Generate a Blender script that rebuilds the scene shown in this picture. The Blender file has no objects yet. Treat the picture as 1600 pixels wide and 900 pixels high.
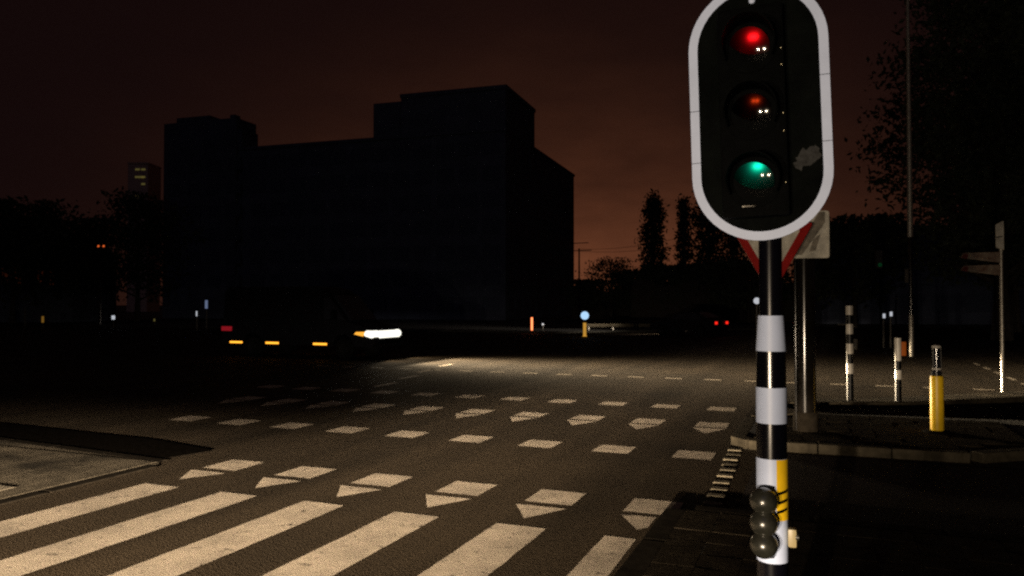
import bpy, bmesh, math, random
from mathutils import Vector, Matrix
random.seed(7)
S = bpy.context.scene
C = S.collection
PI = math.pi
R = math.radians

# ------------------------------------------------------------------ camera
EYE, YAW, PITCH = 1.88, 0.3849, 0.0211
cd = bpy.data.cameras.new('camera'); cam = bpy.data.objects.new('camera', cd); C.objects.link(cam)
cam.location = (0, 0, EYE); cam.rotation_euler = (PI / 2 + PITCH, 0, YAW)
cd.lens = 27.0; cd.sensor_width = 36.0; cd.clip_start = 0.05; cd.clip_end = 3000
S.camera = cam

# ------------------------------------------------------------------ night sky: city glow low over the horizon
GLOW_DIR = Vector((-math.sin(YAW) * 0.997 + math.cos(YAW) * 0.07, math.cos(YAW) * 0.997 + math.sin(YAW) * 0.07, 0)).normalized()
W = bpy.data.worlds.new('World'); S.world = W; W.use_nodes = True
nt = W.node_tree; nt.nodes.clear()
def wn(t, **k):
    n = nt.nodes.new(t)
    for a, v in k.items(): setattr(n, a, v)
    return n
def wmath(op, a, b=None, clamp=False):
    n = wn('ShaderNodeMath', operation=op, use_clamp=clamp)
    for i, v in enumerate((a, b)):
        if v is None: continue
        if isinstance(v, (int, float)): n.inputs[i].default_value = v
        else: nt.links.new(v, n.inputs[i])
    return n.outputs[0]
tc = wn('ShaderNodeTexCoord'); sep = wn('ShaderNodeSeparateXYZ'); nt.links.new(tc.outputs['Generated'], sep.inputs[0])
up = wmath('MAXIMUM', sep.outputs[2], 0.0)
dot = wn('ShaderNodeVectorMath', operation='DOT_PRODUCT'); nt.links.new(tc.outputs['Generated'], dot.inputs[0]); dot.inputs[1].default_value = GLOW_DIR
az = wmath('MAXIMUM', dot.outputs['Value'], 0.0)
az = wmath('POWER', az, 17.0)
el = wmath('EXPONENT', wmath('MULTIPLY', up, -6.3))
glow = wmath('MULTIPLY', az, el)
nz = wn('ShaderNodeTexNoise'); nz.inputs['Scale'].default_value = 5.0; nz.inputs['Detail'].default_value = 7.0; nz.inputs['Roughness'].default_value = 0.6
mpw = wn('ShaderNodeMapping'); mpw.inputs['Scale'].default_value = (1.0, 1.0, 3.2); nt.links.new(tc.outputs['Generated'], mpw.inputs['Vector']); nt.links.new(mpw.outputs[0], nz.inputs['Vector'])
cl = wmath('ADD', wmath('MULTIPLY', nz.outputs['Fac'], 1.5), 0.25)
glow = wmath('MULTIPLY', glow, cl)
mixc = wn('ShaderNodeMix', data_type='RGBA')
mixc.inputs['A'].default_value = (0.0058, 0.0024, 0.0024, 1); mixc.inputs['B'].default_value = (0.160, 0.052, 0.023, 1)
nt.links.new(glow, mixc.inputs['Factor'])
skyt = wn('ShaderNodeTexSky', sky_type='NISHITA'); skyt.sun_disc = False; skyt.sun_elevation = R(-6); skyt.sun_rotation = R(200)
bg = wn('ShaderNodeBackground'); bg.inputs['Strength'].default_value = 1.0
bg2 = wn('ShaderNodeBackground'); bg2.inputs['Strength'].default_value = 0.004
nt.links.new(mixc.outputs['Result'], bg.inputs['Color']); nt.links.new(skyt.outputs[0], bg2.inputs['Color'])
addw = wn('ShaderNodeAddShader'); nt.links.new(bg.outputs[0], addw.inputs[0]); nt.links.new(bg2.outputs[0], addw.inputs[1])
wo = wn('ShaderNodeOutputWorld'); nt.links.new(addw.outputs[0], wo.inputs['Surface'])

# the sun is an added faint blue fill that lifts the dark tones
sd = bpy.data.lights.new('blue_fill', 'SUN'); sd.energy = 0.02; sd.angle = R(40); sd.color = (0.55, 0.62, 1.0)
blue_fill = bpy.data.objects.new('blue_fill', sd); C.objects.link(blue_fill); blue_fill.rotation_euler = (R(48), 0, R(5))

S.view_settings.view_transform = 'Standard'; S.view_settings.look = 'None'
S.view_settings.exposure = 0.0; S.view_settings.gamma = 1.0; S.view_settings.use_curve_mapping = False
S.cycles.use_denoising = False; S.cycles.filter_width = 2.3; S.render.dither_intensity = 2.0
S.cycles.sample_clamp_indirect = 0.5; S.cycles.caustics_reflective = False; S.cycles.caustics_refractive = False

# ------------------------------------------------------------------ layout helpers
cs, sn = math.cos(YAW), math.sin(YAW)
def lev(x, d, z=0.0):                 # x to the side, d ahead of the viewpoint (metres) -> world
    return Vector((cs * x - sn * d, sn * x + cs * d, z))
def at(px, d, z=0.0):                 # bearing as photo column, distance ahead
    return lev((px - 800) / 1200.0 * d, d, z)
def hz(py, d):                        # height of a photo row at distance d
    return EYE + (475.3 - py) * d / 1200.0

# ------------------------------------------------------------------ materials
def mat(name, col, rough=0.6, metal=0.0, var=0.0, scale=8.0, bump=0.0, bscale=60.0, spec=0.5, coat=0.0, emit=None, estr=0.0, col2=None, detail=6.0, world=False):
    m = bpy.data.materials.new(name); m.use_nodes = True
    n = m.node_tree.nodes; l = m.node_tree.links; b = n['Principled BSDF']
    b.inputs['Base Color'].default_value = (*col, 1); b.inputs['Roughness'].default_value = rough
    b.inputs['Metallic'].default_value = metal; b.inputs['Specular IOR Level'].default_value = spec
    b.inputs['Coat Weight'].default_value = coat; b.inputs['Coat Roughness'].default_value = 0.04
    if emit: b.inputs['Emission Color'].default_value = (*emit, 1); b.inputs['Emission Strength'].default_value = estr
    if var or col2:
        t = n.new('ShaderNodeNewGeometry') if world else n.new('ShaderNodeTexCoord'); x = n.new('ShaderNodeTexNoise'); x.inputs['Scale'].default_value = scale; x.inputs['Detail'].default_value = detail
        x.inputs['Roughness'].default_value = 0.65
        l.new(t.outputs['Position' if world else 'Object'], x.inputs['Vector'])
        rp = n.new('ShaderNodeValToRGB'); l.new(x.outputs['Fac'], rp.inputs[0])
        c2 = col2 or tuple(max(0, v * (1 - var)) for v in col); c3 = col if col2 else tuple(min(1, v * (1 + var)) for v in col)
        rp.color_ramp.elements[0].position = 0.33; rp.color_ramp.elements[0].color = (*c2, 1)
        rp.color_ramp.elements[1].position = 0.67; rp.color_ramp.elements[1].color = (*c3, 1)
        l.new(rp.outputs[0], b.inputs['Base Color'])
    if bump:
        t = n.new('ShaderNodeNewGeometry') if world else n.new('ShaderNodeTexCoord'); x = n.new('ShaderNodeTexNoise'); x.inputs['Scale'].default_value = bscale; x.inputs['Detail'].default_value = 4
        l.new(t.outputs['Position' if world else 'Object'], x.inputs['Vector']); bp = n.new('ShaderNodeBump'); bp.inputs['Strength'].default_value = bump; bp.inputs['Distance'].default_value = 0.01
        l.new(x.outputs['Fac'], bp.inputs['Height']); l.new(bp.outputs[0], b.inputs['Normal'])
    return m

def asphalt_mat(name, dark, light, rough=0.8):
    m = bpy.data.materials.new(name); m.use_nodes = True
    n = m.node_tree.nodes; l = m.node_tree.links; b = n['Principled BSDF']
    t = n.new('ShaderNodeTexCoord')
    a = n.new('ShaderNodeTexNoise'); a.inputs['Scale'].default_value = 0.45; a.inputs['Detail'].default_value = 7
    g = n.new('ShaderNodeTexNoise'); g.inputs['Scale'].default_value = 55; g.inputs['Detail'].default_value = 3
    v = n.new('ShaderNodeTexVoronoi'); v.inputs['Scale'].default_value = 70
    mp = n.new('ShaderNodeMapping'); mp.inputs['Scale'].default_value = (1.3, 0.09, 1); l.new(t.outputs['Object'], mp.inputs['Vector'])
    st = n.new('ShaderNodeTexNoise'); st.inputs['Scale'].default_value = 1.0; st.inputs['Detail'].default_value = 5; l.new(mp.outputs[0], st.inputs['Vector'])
    for q in (a, g, v): l.new(t.outputs['Object'], q.inputs['Vector'])
    def mm(op, x, y):
        k = n.new('ShaderNodeMath'); k.operation = op
        for i, w in enumerate((x, y)):
            if isinstance(w, (int, float)): k.inputs[i].default_value = w
            else: l.new(w, k.inputs[i])
        return k.outputs[0]
    f = mm('ADD', mm('MULTIPLY', a.outputs['Fac'], 0.4), mm('ADD', mm('MULTIPLY', g.outputs['Fac'], 0.30), mm('MULTIPLY', st.outputs['Fac'], 0.50)))
    rp = n.new('ShaderNodeValToRGB'); l.new(f, rp.inputs[0])
    rp.color_ramp.elements[0].position = 0.42; rp.color_ramp.elements[0].color = (*dark, 1)
    rp.color_ramp.elements[1].position = 0.78; rp.color_ramp.elements[1].color = (*light, 1)
    l.new(rp.outputs[0], b.inputs['Base Color'])
    rr = n.new('ShaderNodeMapRange'); l.new(st.outputs['Fac'], rr.inputs[0]); rr.inputs[3].default_value = rough - 0.08; rr.inputs[4].default_value = rough + 0.15
    l.new(rr.outputs[0], b.inputs['Roughness'])
    b.inputs['Specular IOR Level'].default_value = 0.12
    bp = n.new('ShaderNodeBump'); bp.inputs['Strength'].default_value = 0.55; bp.inputs['Distance'].default_value = 0.006
    l.new(mm('ADD', g.outputs['Fac'], v.outputs['Distance']), bp.inputs['Height']); l.new(bp.outputs[0], b.inputs['Normal'])
    return m

def paint_mat(name, col, under, wear=0.34):
    m = bpy.data.materials.new(name); m.use_nodes = True
    n = m.node_tree.nodes; l = m.node_tree.links; b = n['Principled BSDF']
    g0 = n.new('ShaderNodeNewGeometry')
    a = n.new('ShaderNodeTexNoise'); a.inputs['Scale'].default_value = 7; a.inputs['Detail'].default_value = 8; a.inputs['Roughness'].default_value = 0.72
    k = n.new('ShaderNodeTexNoise'); k.inputs['Scale'].default_value = 2.2; k.inputs['Detail'].default_value = 8; k.inputs['Roughness'].default_value = 0.7
    g = n.new('ShaderNodeTexNoise'); g.inputs['Scale'].default_value = 90; g.inputs['Detail'].default_value = 2
    for q in (a, k, g): l.new(g0.outputs['Position'], q.inputs['Vector'])
    chips = n.new('ShaderNodeValToRGB'); l.new(a.outputs['Fac'], chips.inputs[0])
    chips.color_ramp.elements[0].position = wear - 0.03; chips.color_ramp.elements[1].position = wear + 0.05
    dirt = n.new('ShaderNodeValToRGB'); l.new(k.outputs['Fac'], dirt.inputs[0])
    dirt.color_ramp.elements[0].position = 0.3; dirt.color_ramp.elements[0].color = (*[c * 0.48 for c in col], 1)
    dirt.color_ramp.elements[1].position = 0.7; dirt.color_ramp.elements[1].color = (*col, 1)
    gr = n.new('ShaderNodeMix'); gr.data_type = 'RGBA'; gr.blend_type = 'MULTIPLY'; gr.inputs['Factor'].default_value = 0.25
    l.new(dirt.outputs[0], gr.inputs['A']); l.new(g.outputs['Color'], gr.inputs['B'])
    mx = n.new('ShaderNodeMix'); mx.data_type = 'RGBA'; l.new(chips.outputs[0], mx.inputs['Factor'])
    mx.inputs['A'].default_value = (*under, 1); l.new(gr.outputs['Result'], mx.inputs['B'])
    l.new(mx.outputs['Result'], b.inputs['Base Color']); b.inputs['Roughness'].default_value = 0.7
    bp = n.new('ShaderNodeBump'); bp.inputs['Strength'].default_value = 0.4; bp.inputs['Distance'].default_value = 0.004
    l.new(g.outputs['Fac'], bp.inputs['Height']); l.new(bp.outputs[0], b.inputs['Normal'])
    return m

M = dict(
    asphalt=asphalt_mat('asphalt', (0.0105, 0.0076, 0.0043), (0.050, 0.036, 0.021)),
    cycle=asphalt_mat('cycle_path_asphalt', (0.016, 0.013, 0.011), (0.04, 0.032, 0.026), 0.85),
    soil=mat('soil', (0.02, 0.018, 0.013), 0.95, var=0.4, scale=3, bump=0.6, bscale=15),
    shade_col=mat('painted_shade', (0.006, 0.005, 0.004), 1.0, var=0.4, scale=12, spec=0.0),  # near-black colour standing in for shade behind the refuge
    paint=paint_mat('road_paint', (0.68, 0.575, 0.44), (0.05, 0.04, 0.028), 0.375),
    kerb=mat('kerb_concrete', (0.036, 0.030, 0.020), 0.9, spec=0.08, var=0.35, scale=9, bump=0.4, bscale=50, world=True),
    dkerb=mat('worn_dark_kerb', (0.013, 0.0105, 0.0075), 0.95, var=0.4, scale=9, spec=0.03, world=True),
    tile=mat('paving_tile', (0.021, 0.0165, 0.011), 0.95, spec=0.03, var=0.45, scale=5, bump=0.4, bscale=45, world=True),
    palet=mat('pale_paving', (0.072, 0.061, 0.044), 0.9, spec=0.1, var=0.75, scale=1.5, bump=0.4, bscale=45, world=True),
    tact=mat('tactile_paving', (0.06, 0.05, 0.034), 0.8, var=0.3, scale=12, world=True),
    sett=mat('granite_sett', (0.10, 0.082, 0.05), 0.8, var=0.4, scale=10, bump=0.5, bscale=40, world=True),
    black=mat('black_gloss_paint', (0.002, 0.002, 0.004), 0.19, spec=0.5),
    black_m=mat('black_matt', (0.0018, 0.002, 0.002), 0.6, var=0.3, scale=14, spec=0.015),
    black2=mat('weathered_black', (0.003, 0.003, 0.003), 0.42, spec=0.25),
    board=mat('black_board', (0.0022, 0.0028, 0.0024), 0.6, var=0.7, scale=4, spec=0.015),
    white=mat('reflective_white', (0.56, 0.66, 0.92), 0.45, var=0.06, scale=4),
    white2=mat('white_enamel', (0.62, 0.58, 0.50), 0.35, var=0.12, scale=6),
    plate=mat('sign_plate_white', (0.52, 0.50, 0.43), 0.3, var=0.5, scale=3),
    inkgrey=mat('faded_print', (0.07, 0.06, 0.045), 0.5, col2=(0.25, 0.22, 0.17), scale=9),
    red=mat('sign_red', (0.34, 0.014, 0.012), 0.35, var=0.15, scale=5),
    dullred=mat('faded_red', (0.10, 0.02, 0.015), 0.6),
    yellow=mat('yellow_plastic', (0.86, 0.55, 0.012), 0.38, var=0.12, scale=9),
    cream=mat('cream_plastic', (0.34, 0.28, 0.14), 0.4, var=0.1),
    mast=mat('dark_steel', (0.006, 0.005, 0.004), 0.15, spec=0.45, metal=0.0, var=0.3, scale=6),
    galv=mat('galvanised_steel', (0.34, 0.32, 0.28), 0.42, metal=0.6, var=0.25, scale=9),
    gpaint=mat('grey_paint', (0.075, 0.07, 0.06), 0.45, var=0.2, scale=4),
    dome=mat('dark_enamel', (0.028, 0.028, 0.022), 0.27, metal=0.25, var=0.35, scale=25, spec=0.9, coat=0.6),
    lens_red=mat('red_lens', (0.13, 0.001, 0.002), 0.25, metal=1.0),
    lens_amber=mat('amber_lens', (0.012, 0.0010, 0.0002), 0.2, metal=1.0),
    lens_green=mat('green_lens', (0.0006, 0.11, 0.086), 0.28, metal=1.0),
    screw=mat('zinc_screw', (0.5, 0.45, 0.3), 0.3, metal=1.0),
    smear=mat('old_sticker', (0.026, 0.027, 0.028), 0.8, col2=(0.003, 0.003, 0.003), scale=42),
    facade=mat('facade_brick', (0.07, 0.085, 0.13), 0.9, var=0.25, scale=0.4),
    glass=mat('dark_glass', (0.012, 0.013, 0.018), 0.12),
    render=mat('pale_render', (0.75, 0.55, 0.45), 0.9, var=0.1, scale=0.5),
    dullglass=mat('dull_glass', (0.062, 0.076, 0.115), 0.6, spec=0.1),
    bark=mat('bark', (0.04, 0.032, 0.024), 0.95, var=0.3, scale=6),
    leaf=mat('leaf', (0.03, 0.038, 0.016), 0.8, var=0.5, scale=1.5),
    rubber=mat('rubber', (0.004, 0.004, 0.004), 0.9, spec=0.05),
    hub=mat('dark_wheel', (0.004, 0.004, 0.004), 0.7, spec=0.1),
    vanpaint=mat('van_paint', (0.003, 0.0033, 0.005), 0.55, spec=0.15),
    carpaint=mat('car_paint', (0.03, 0.032, 0.038), 0.3, coat=0.6),
    silver=mat('silver_reflector', (0.7, 0.7, 0.7), 0.15, metal=1.0),
    orange=mat('orange_plastic', (0.50, 0.13, 0.02), 0.5),
    blue=mat('sign_blue', (0.02, 0.10, 0.40), 0.4),
    signdim=mat('finger_sign', (0.30, 0.26, 0.20), 0.5, col2=(0.10, 0.05, 0.035), scale=5),
    e_head=mat('headlamp_light', (1, 1, 1), 0.3, emit=(1.0, 0.98, 0.86), estr=1.3),
    e_head_self=mat('headlamp_light_halogen', (1, 1, 1), 0.3, emit=(1.0, 0.9, 0.74), estr=3),
    e_park=mat('position_light', (1, 1, 1), 0.3, emit=(1, 0.9, 0.7), estr=0.7),
    e_amber=mat('amber_marker_light', (0.9, 0.4, 0.05), 0.3, emit=(1.0, 0.38, 0.03), estr=1.9),
    e_turn=mat('turn_signal_light', (0.9, 0.4, 0.05), 0.3, emit=(1.0, 0.45, 0.05), estr=1.0),
    e_tail=mat('tail_light', (0.4, 0.01, 0.01), 0.3, emit=(1.0, 0.03, 0.06), estr=0.16),
    e_tail2=mat('distant_tail_light', (0.5, 0.01, 0.01), 0.3, emit=(1.0, 0.02, 0.01), estr=1.2),
    e_disc=mat('sign_disc_reflex_glow', (0.5, 0.7, 0.95), 0.4, emit=(0.42, 0.70, 1.0), estr=0.95),  # reflective disc: headlight sent back is put in as glow
    e_yell=mat('pillar_reflex_glow', (0.8, 0.5, 0.05), 0.4, emit=(1.0, 0.50, 0.07), estr=0.42),  # reflective pillar, no lamp inside; returned headlight added as glow
    e_dull=mat('dull_amber_lamp', (0.5, 0.3, 0.05), 0.4, emit=(1.0, 0.50, 0.07), estr=0.12),
    e_orange=mat('strip_reflex_glow', (0.9, 0.2, 0.08), 0.4, emit=(1.0, 0.24, 0.08), estr=2.2),  # reflective strip; its shine under headlights is built in as emission
    e_wind=mat('lit_window', (0.5, 0.45, 0.2), 0.4, emit=(0.65, 0.55, 0.15), estr=0.09),
    e_wind2=mat('dim_lit_window', (0.4, 0.15, 0.1), 0.4, emit=(0.8, 0.18, 0.05), estr=0.018),
    e_redlamp=mat('red_obstacle_light', (0.5, 0.05, 0.02), 0.4, emit=(1.0, 0.16, 0.03), estr=0.7),
    e_white=mat('small_white_glow', (0.8, 0.8, 0.8), 0.4, emit=(0.85, 0.9, 1.0), estr=0.5),  # small lamps; on the round sign and reflectors the glow is added
    e_bluesign=mat('blue_sign_reflex_glow', (0.3, 0.4, 0.7), 0.4, emit=(0.42, 0.55, 0.9), estr=0.22),  # reflective sign face, returned light put in as emission
    e_green=mat('distant_green_light', (0.02, 0.3, 0.1), 0.4, emit=(0.02, 0.5, 0.15), estr=0.025),
)

def clear_mat():
    m = bpy.data.materials.new('clear_lens'); m.use_nodes = True
    n = m.node_tree.nodes; l = m.node_tree.links; n.remove(n['Principled BSDF'])
    t = n.new('ShaderNodeBsdfTransparent'); g = n.new('ShaderNodeBsdfGlossy'); g.inputs['Roughness'].default_value = 0.06
    x = n.new('ShaderNodeMixShader'); x.inputs[0].default_value = 0.014
    l.new(t.outputs[0], x.inputs[1]); l.new(g.outputs[0], x.inputs[2]); l.new(x.outputs[0], n['Material Output'].inputs['Surface'])
    return m
M['clear'] = clear_mat()

# ------------------------------------------------------------------ mesh helpers
def new_bm(): return bmesh.new()
def obj(name, bm, m, parent=None, smooth=False, loc=None):
    me = bpy.data.meshes.new(name); bm.normal_update(); bm.to_mesh(me); bm.free()
    if m is not None:
        for x in (m if isinstance(m, (list, tuple)) else [m]): me.materials.append(x)
    if smooth:
        for p in me.polygons: p.use_smooth = True
    o = bpy.data.objects.new(name, me); C.objects.link(o)
    if parent is not None: o.parent = parent
    if loc is not None: o.location = loc
    return o
def auto_smooth(o, ang=40):
    me = o.data
    bm = bmesh.new(); bm.from_mesh(me)
    for f in bm.faces: f.smooth = True
    for e in bm.edges:
        if len(e.link_faces) == 2 and e.calc_face_angle(0) > R(ang): e.smooth = False
    bm.to_mesh(me); bm.free()
    return o
def tag(o, label, cat, group=None):
    o['label'] = label; o['category'] = cat
    if group: o['group'] = group
    return o
def empty(name, loc=(0, 0, 0), rz=0.0):
    o = bpy.data.objects.new(name, None); C.objects.link(o); o.location = loc; o.rotation_euler = (0, 0, rz); o.empty_display_size = 0.1
    return o
def struct(o): o['kind'] = 'structure'; return o
def share(name, me, parent, loc, rot=None, scale=None):
    o = bpy.data.objects.new(name, me); C.objects.link(o); o.parent = parent; o.location = loc
    if rot: o.rotation_euler = rot
    if scale: o.scale = scale
    return o
def box(bm, c, s, rz=0.0, bev=0.0):
    r = bmesh.ops.create_cube(bm, size=1.0, matrix=Matrix.Translation(c) @ Matrix.Rotation(rz, 4, 'Z') @ Matrix.Diagonal((*s, 1)))
    if bev:
        ed = list({e for v in r['verts'] for e in v.link_edges})
        bmesh.ops.bevel(bm, geom=ed, offset=bev, segments=2, affect='EDGES', profile=0.7)
    return bm
def cyl(bm, p0, p1, r0, r1=None, seg=20, cap=True):
    p0, p1 = Vector(p0), Vector(p1); r1 = r0 if r1 is None else r1
    d = p1 - p0
    q = d.to_track_quat('Z', 'Y').to_matrix().to_4x4()
    bmesh.ops.create_cone(bm, cap_ends=cap, cap_tris=False, segments=seg, radius1=r0, radius2=r1, depth=d.length, matrix=Matrix.Translation((p0 + p1) / 2) @ q)
    return bm
def prism(bm, pts, z0, z1):
    a = [bm.verts.new((x, y, z0)) for x, y in pts]; b = [bm.verts.new((x, y, z1)) for x, y in pts]
    n = len(pts)
    bm.faces.new(b); bm.faces.new(a[::-1])
    for i in range(n): bm.faces.new((a[i], a[(i + 1) % n], b[(i + 1) % n], b[i]))
    return bm
def lathe(bm, prof, seg=32, z_axis=True):
    rings = []
    for r, z in prof:
        if r < 1e-6: rings.append([bm.verts.new((0, 0, z))])
        else: rings.append([bm.verts.new((r * math.cos(2 * PI * i / seg), r * math.sin(2 * PI * i / seg), z)) for i in range(seg)])
    for A, B in zip(rings, rings[1:]):
        for i in range(seg):
            j = (i + 1) % seg
            if len(A) == 1 and len(B) == 1: continue
            if len(A) == 1: bm.faces.new((A[0], B[j], B[i]))
            elif len(B) == 1: bm.faces.new((A[i], A[j], B[0]))
            else: bm.faces.new((A[i], A[j], B[j], B[i]))
    return bm
def extrude_xz(bm, pts, y0, y1):      # outline in x,z pushed along y
    a = [bm.verts.new((x, y0, z)) for x, z in pts]; b = [bm.verts.new((x, y1, z)) for x, z in pts]
    n = len(pts)
    bm.faces.new(a); bm.faces.new(b[::-1])
    for i in range(n): bm.faces.new((a[(i + 1) % n], a[i], b[i], b[(i + 1) % n]))
    return bm
def ring_xz(bm, outer, inner, y0, y1):
    n = len(outer)
    oa = [bm.verts.new((x, y0, z)) for x, z in outer]; ob = [bm.verts.new((x, y1, z)) for x, z in outer]
    ia = [bm.verts.new((x, y0, z)) for x, z in inner]; ib = [bm.verts.new((x, y1, z)) for x, z in inner]
    for i in range(n):
        j = (i + 1) % n
        bm.faces.new((oa[i], oa[j], ia[j], ia[i])); bm.faces.new((ob[j], ob[i], ib[i], ib[j]))
        bm.faces.new((oa[j], oa[i], ob[i], ob[j])); bm.faces.new((ia[i], ia[j], ib[j], ib[i]))
    return bm
def round_poly(pts, r, k=6):          # closed polygon with rounded corners
    out = []; n = len(pts)
    for i in range(n):
        p, a, b = Vector(pts[i]), Vector(pts[i - 1]), Vector(pts[(i + 1) % n])
        da, db = (a - p).normalized(), (b - p).normalized()
        rr = min(r, (a - p).length * 0.49, (b - p).length * 0.49)
        s, e = p + da * rr, p + db * rr
        for t in range(k + 1):
            u = t / k; q = s * (1 - u) ** 2 + p * 2 * u * (1 - u) + e * u * u
            out.append((q.x, q.y))
    return out

# ------------------------------------------------------------------ lamps of vehicles: a dipped beam, brighter below a cut-off
def headlamp_beam(parent, loc, heading, power, color, az0=0.0, az_w=16.0, cut=-2.2, cut_slope=0.16, spill=0.03, soft=0.9, near=1.5, radius=0.05, cut0=None, toe_el=6.0, gentle=False):
    cut0 = cut if cut0 is None else cut0
    ld = bpy.data.lights.new('beam', 'SPOT'); ld.energy = power; ld.color = color; ld.spot_size = R(150); ld.spot_blend = 0.2; ld.shadow_soft_size = radius
    ld.use_nodes = True
    t = ld.node_tree; n = t.nodes; l = t.links; em = n['Emission']
    def mm(op, a, b=None, c=None):
        k = n.new('ShaderNodeMath'); k.operation = op
        for i, v in enumerate((a, b, c)):
            if v is None: continue
            if isinstance(v, (int, float)): k.inputs[i].default_value = v
            else: l.new(v, k.inputs[i])
        return k.outputs[0]
    co = n.new('ShaderNodeTexCoord'); sp = n.new('ShaderNodeSeparateXYZ'); l.new(co.outputs['Normal'], sp.inputs[0])
    fx, fy, fz = sp.outputs
    fwd = mm('MAXIMUM', mm('MULTIPLY', fz, -1.0), 0.02)
    azd = mm('MULTIPLY', mm('ARCTANGENT', mm('DIVIDE', fx, fwd)), 57.3)
    eld = mm('MULTIPLY', mm('ARCTANGENT', mm('DIVIDE', fy, fwd)), 57.3)
    # cut-off height in degrees: low on the oncoming side, rising to the kerb side
    cutv = mm('MINIMUM', mm('MAXIMUM', mm('ADD', mm('MULTIPLY', azd, cut_slope), cut0), cut), -0.2)
    below = mm('SUBTRACT', cutv, eld)
    step = mm('MINIMUM', mm('MAXIMUM', mm('ADD', mm('DIVIDE', below, soft * 2), 0.5), 0.0), 1.0)
    step = mm('MULTIPLY', mm('MULTIPLY', step, step), mm('SUBTRACT', 3.0, mm('MULTIPLY', step, 2.0)))
    depth = mm('MAXIMUM', mm('MULTIPLY', eld, -1.0), 2.0)
    fall = mm('POWER', mm('DIVIDE', 2.0, depth), near)
    side = mm('DIVIDE', mm('SUBTRACT', azd, az0), az_w)
    side = mm('MULTIPLY', side, side)
    gauss = mm('EXPONENT', mm('MULTIPLY', side if gentle else mm('MULTIPLY', mm('MULTIPLY', side, side), side), -1.0))
    toe = mm('MINIMUM', mm('MAXIMUM', mm('DIVIDE', mm('ADD', eld, toe_el + 2.5), 2.5), 0.0), 1.0)     # dark below the bumper
    hot = mm('MULTIPLY', mm('MULTIPLY', mm('MULTIPLY', step, fall), gauss), toe)
    side2 = mm('DIVIDE', azd, 45.0)
    sp2 = mm('MULTIPLY', mm('EXPONENT', mm('MULTIPLY', mm('MULTIPLY', side2, side2), -1.0)), spill)
    e3 = mm('DIVIDE', eld, 2.0)
    sp2 = mm('MULTIPLY', sp2, mm('ADD', mm('MULTIPLY', mm('EXPONENT', mm('MULTIPLY', mm('MULTIPLY', e3, e3), -1.0)), 2.0), 1.0))
    l.new(mm('ADD', hot, sp2), em.inputs['Strength'])
    o = bpy.data.objects.new('beam', ld); C.objects.link(o); o.parent = parent; o.location = loc
    o.rotation_euler = (PI / 2, 0, heading - PI / 2)      # heading 0 = along +X of the parent
    return o

# ================================================================== THE SETTING
bm = new_bm(); box(bm, (0, 300, -0.55), (2400, 2400, 1.0)); struct(obj('ground', bm, M['soil']))
bm = new_bm(); prism(bm, [(-90, -60), (60, -60), (60, 66), (-90, 66)], -0.04, 0.0); road = struct(obj('road', bm, M['asphalt']))

def mark(name, pts, parent=road, z=0.0014, jit=0.0045, sub=0.12):
    out = []
    n = len(pts)
    for i in range(n):
        a, b = Vector(pts[i]), Vector(pts[(i + 1) % n]); k = max(1, int((b - a).length / sub))
        for t in range(k):
            p = a.lerp(b, t / k); j = jit * (0.4 if t == 0 else 1)
            out.append((p.x + random.uniform(-j, j), p.y + random.uniform(-j, j)))
    bm = new_bm(); bm.faces.new([bm.verts.new((x, y, z)) for x, y in out])
    return obj(name, bm, M['paint'], parent)

for i in range(6):
    x0 = -6.607 + i * 0.998; w = 0.45 if i < 5 else 0.26
    if i == 5: x0 = -1.66
    y1 = 6.08 + random.uniform(-0.03, 0.03)
    mark('zebra_stripe', [(x0, 2.0), (x0 + w, 2.0), (x0 + w, y1), (x0, y1)])
def block(x, y, w=0.47, h=0.50): mark('block_marking', [(x - w / 2, y - h / 2), (x + w / 2, y - h / 2), (x + w / 2, y + h / 2), (x - w / 2, y + h / 2)])
def tooth(x, y0, y1, w=0.5): mark('yield_triangle', [(x - w / 2, y0), (x, y1), (x + w / 2, y0)])
r1 = [-6.40, -5.38, -4.39, -3.39, -2.43, -1.47]
for x in r1: block(x, 7.14)
for x in r1[:-1]: tooth(x - 0.02, 6.76, 6.33)
mark('yield_triangle', [(-1.70, 6.78), (-1.45, 6.36), (-1.38, 6.46), (-1.38, 6.80)])
for i in range(9): block(-9.68 + i * 1.022, 9.77)
for i in range(10):
    x = -10.66 + i * 1.005; block(x, 12.30); tooth(x, 11.95, 11.44)
for i in range(11): block(-11.7 + i * 1.0, 14.22)
for i in range(22): block(-14.2 + i * 0.97, 19.62, 0.42, 0.16)
for (x, y) in ((-9.5, 15.6), (-9.9, 17.4), (-10.4, 19.2), (-10.8, 21.2)): mark('lane_dash', [(x - 0.08, y - 0.5), (x + 0.08, y - 0.5), (x + 0.06, y + 0.5), (x - 0.1, y + 0.5)])
for i in range(5): mark('lane_dash', [(4.3 + 0.02 * i, 20.6 + i * 1.7), (4.42 + 0.02 * i, 20.6 + i * 1.7), (4.44 + 0.02 * i, 21.5 + i * 1.7), (4.32 + 0.02 * i, 21.5 + i * 1.7)])

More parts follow.
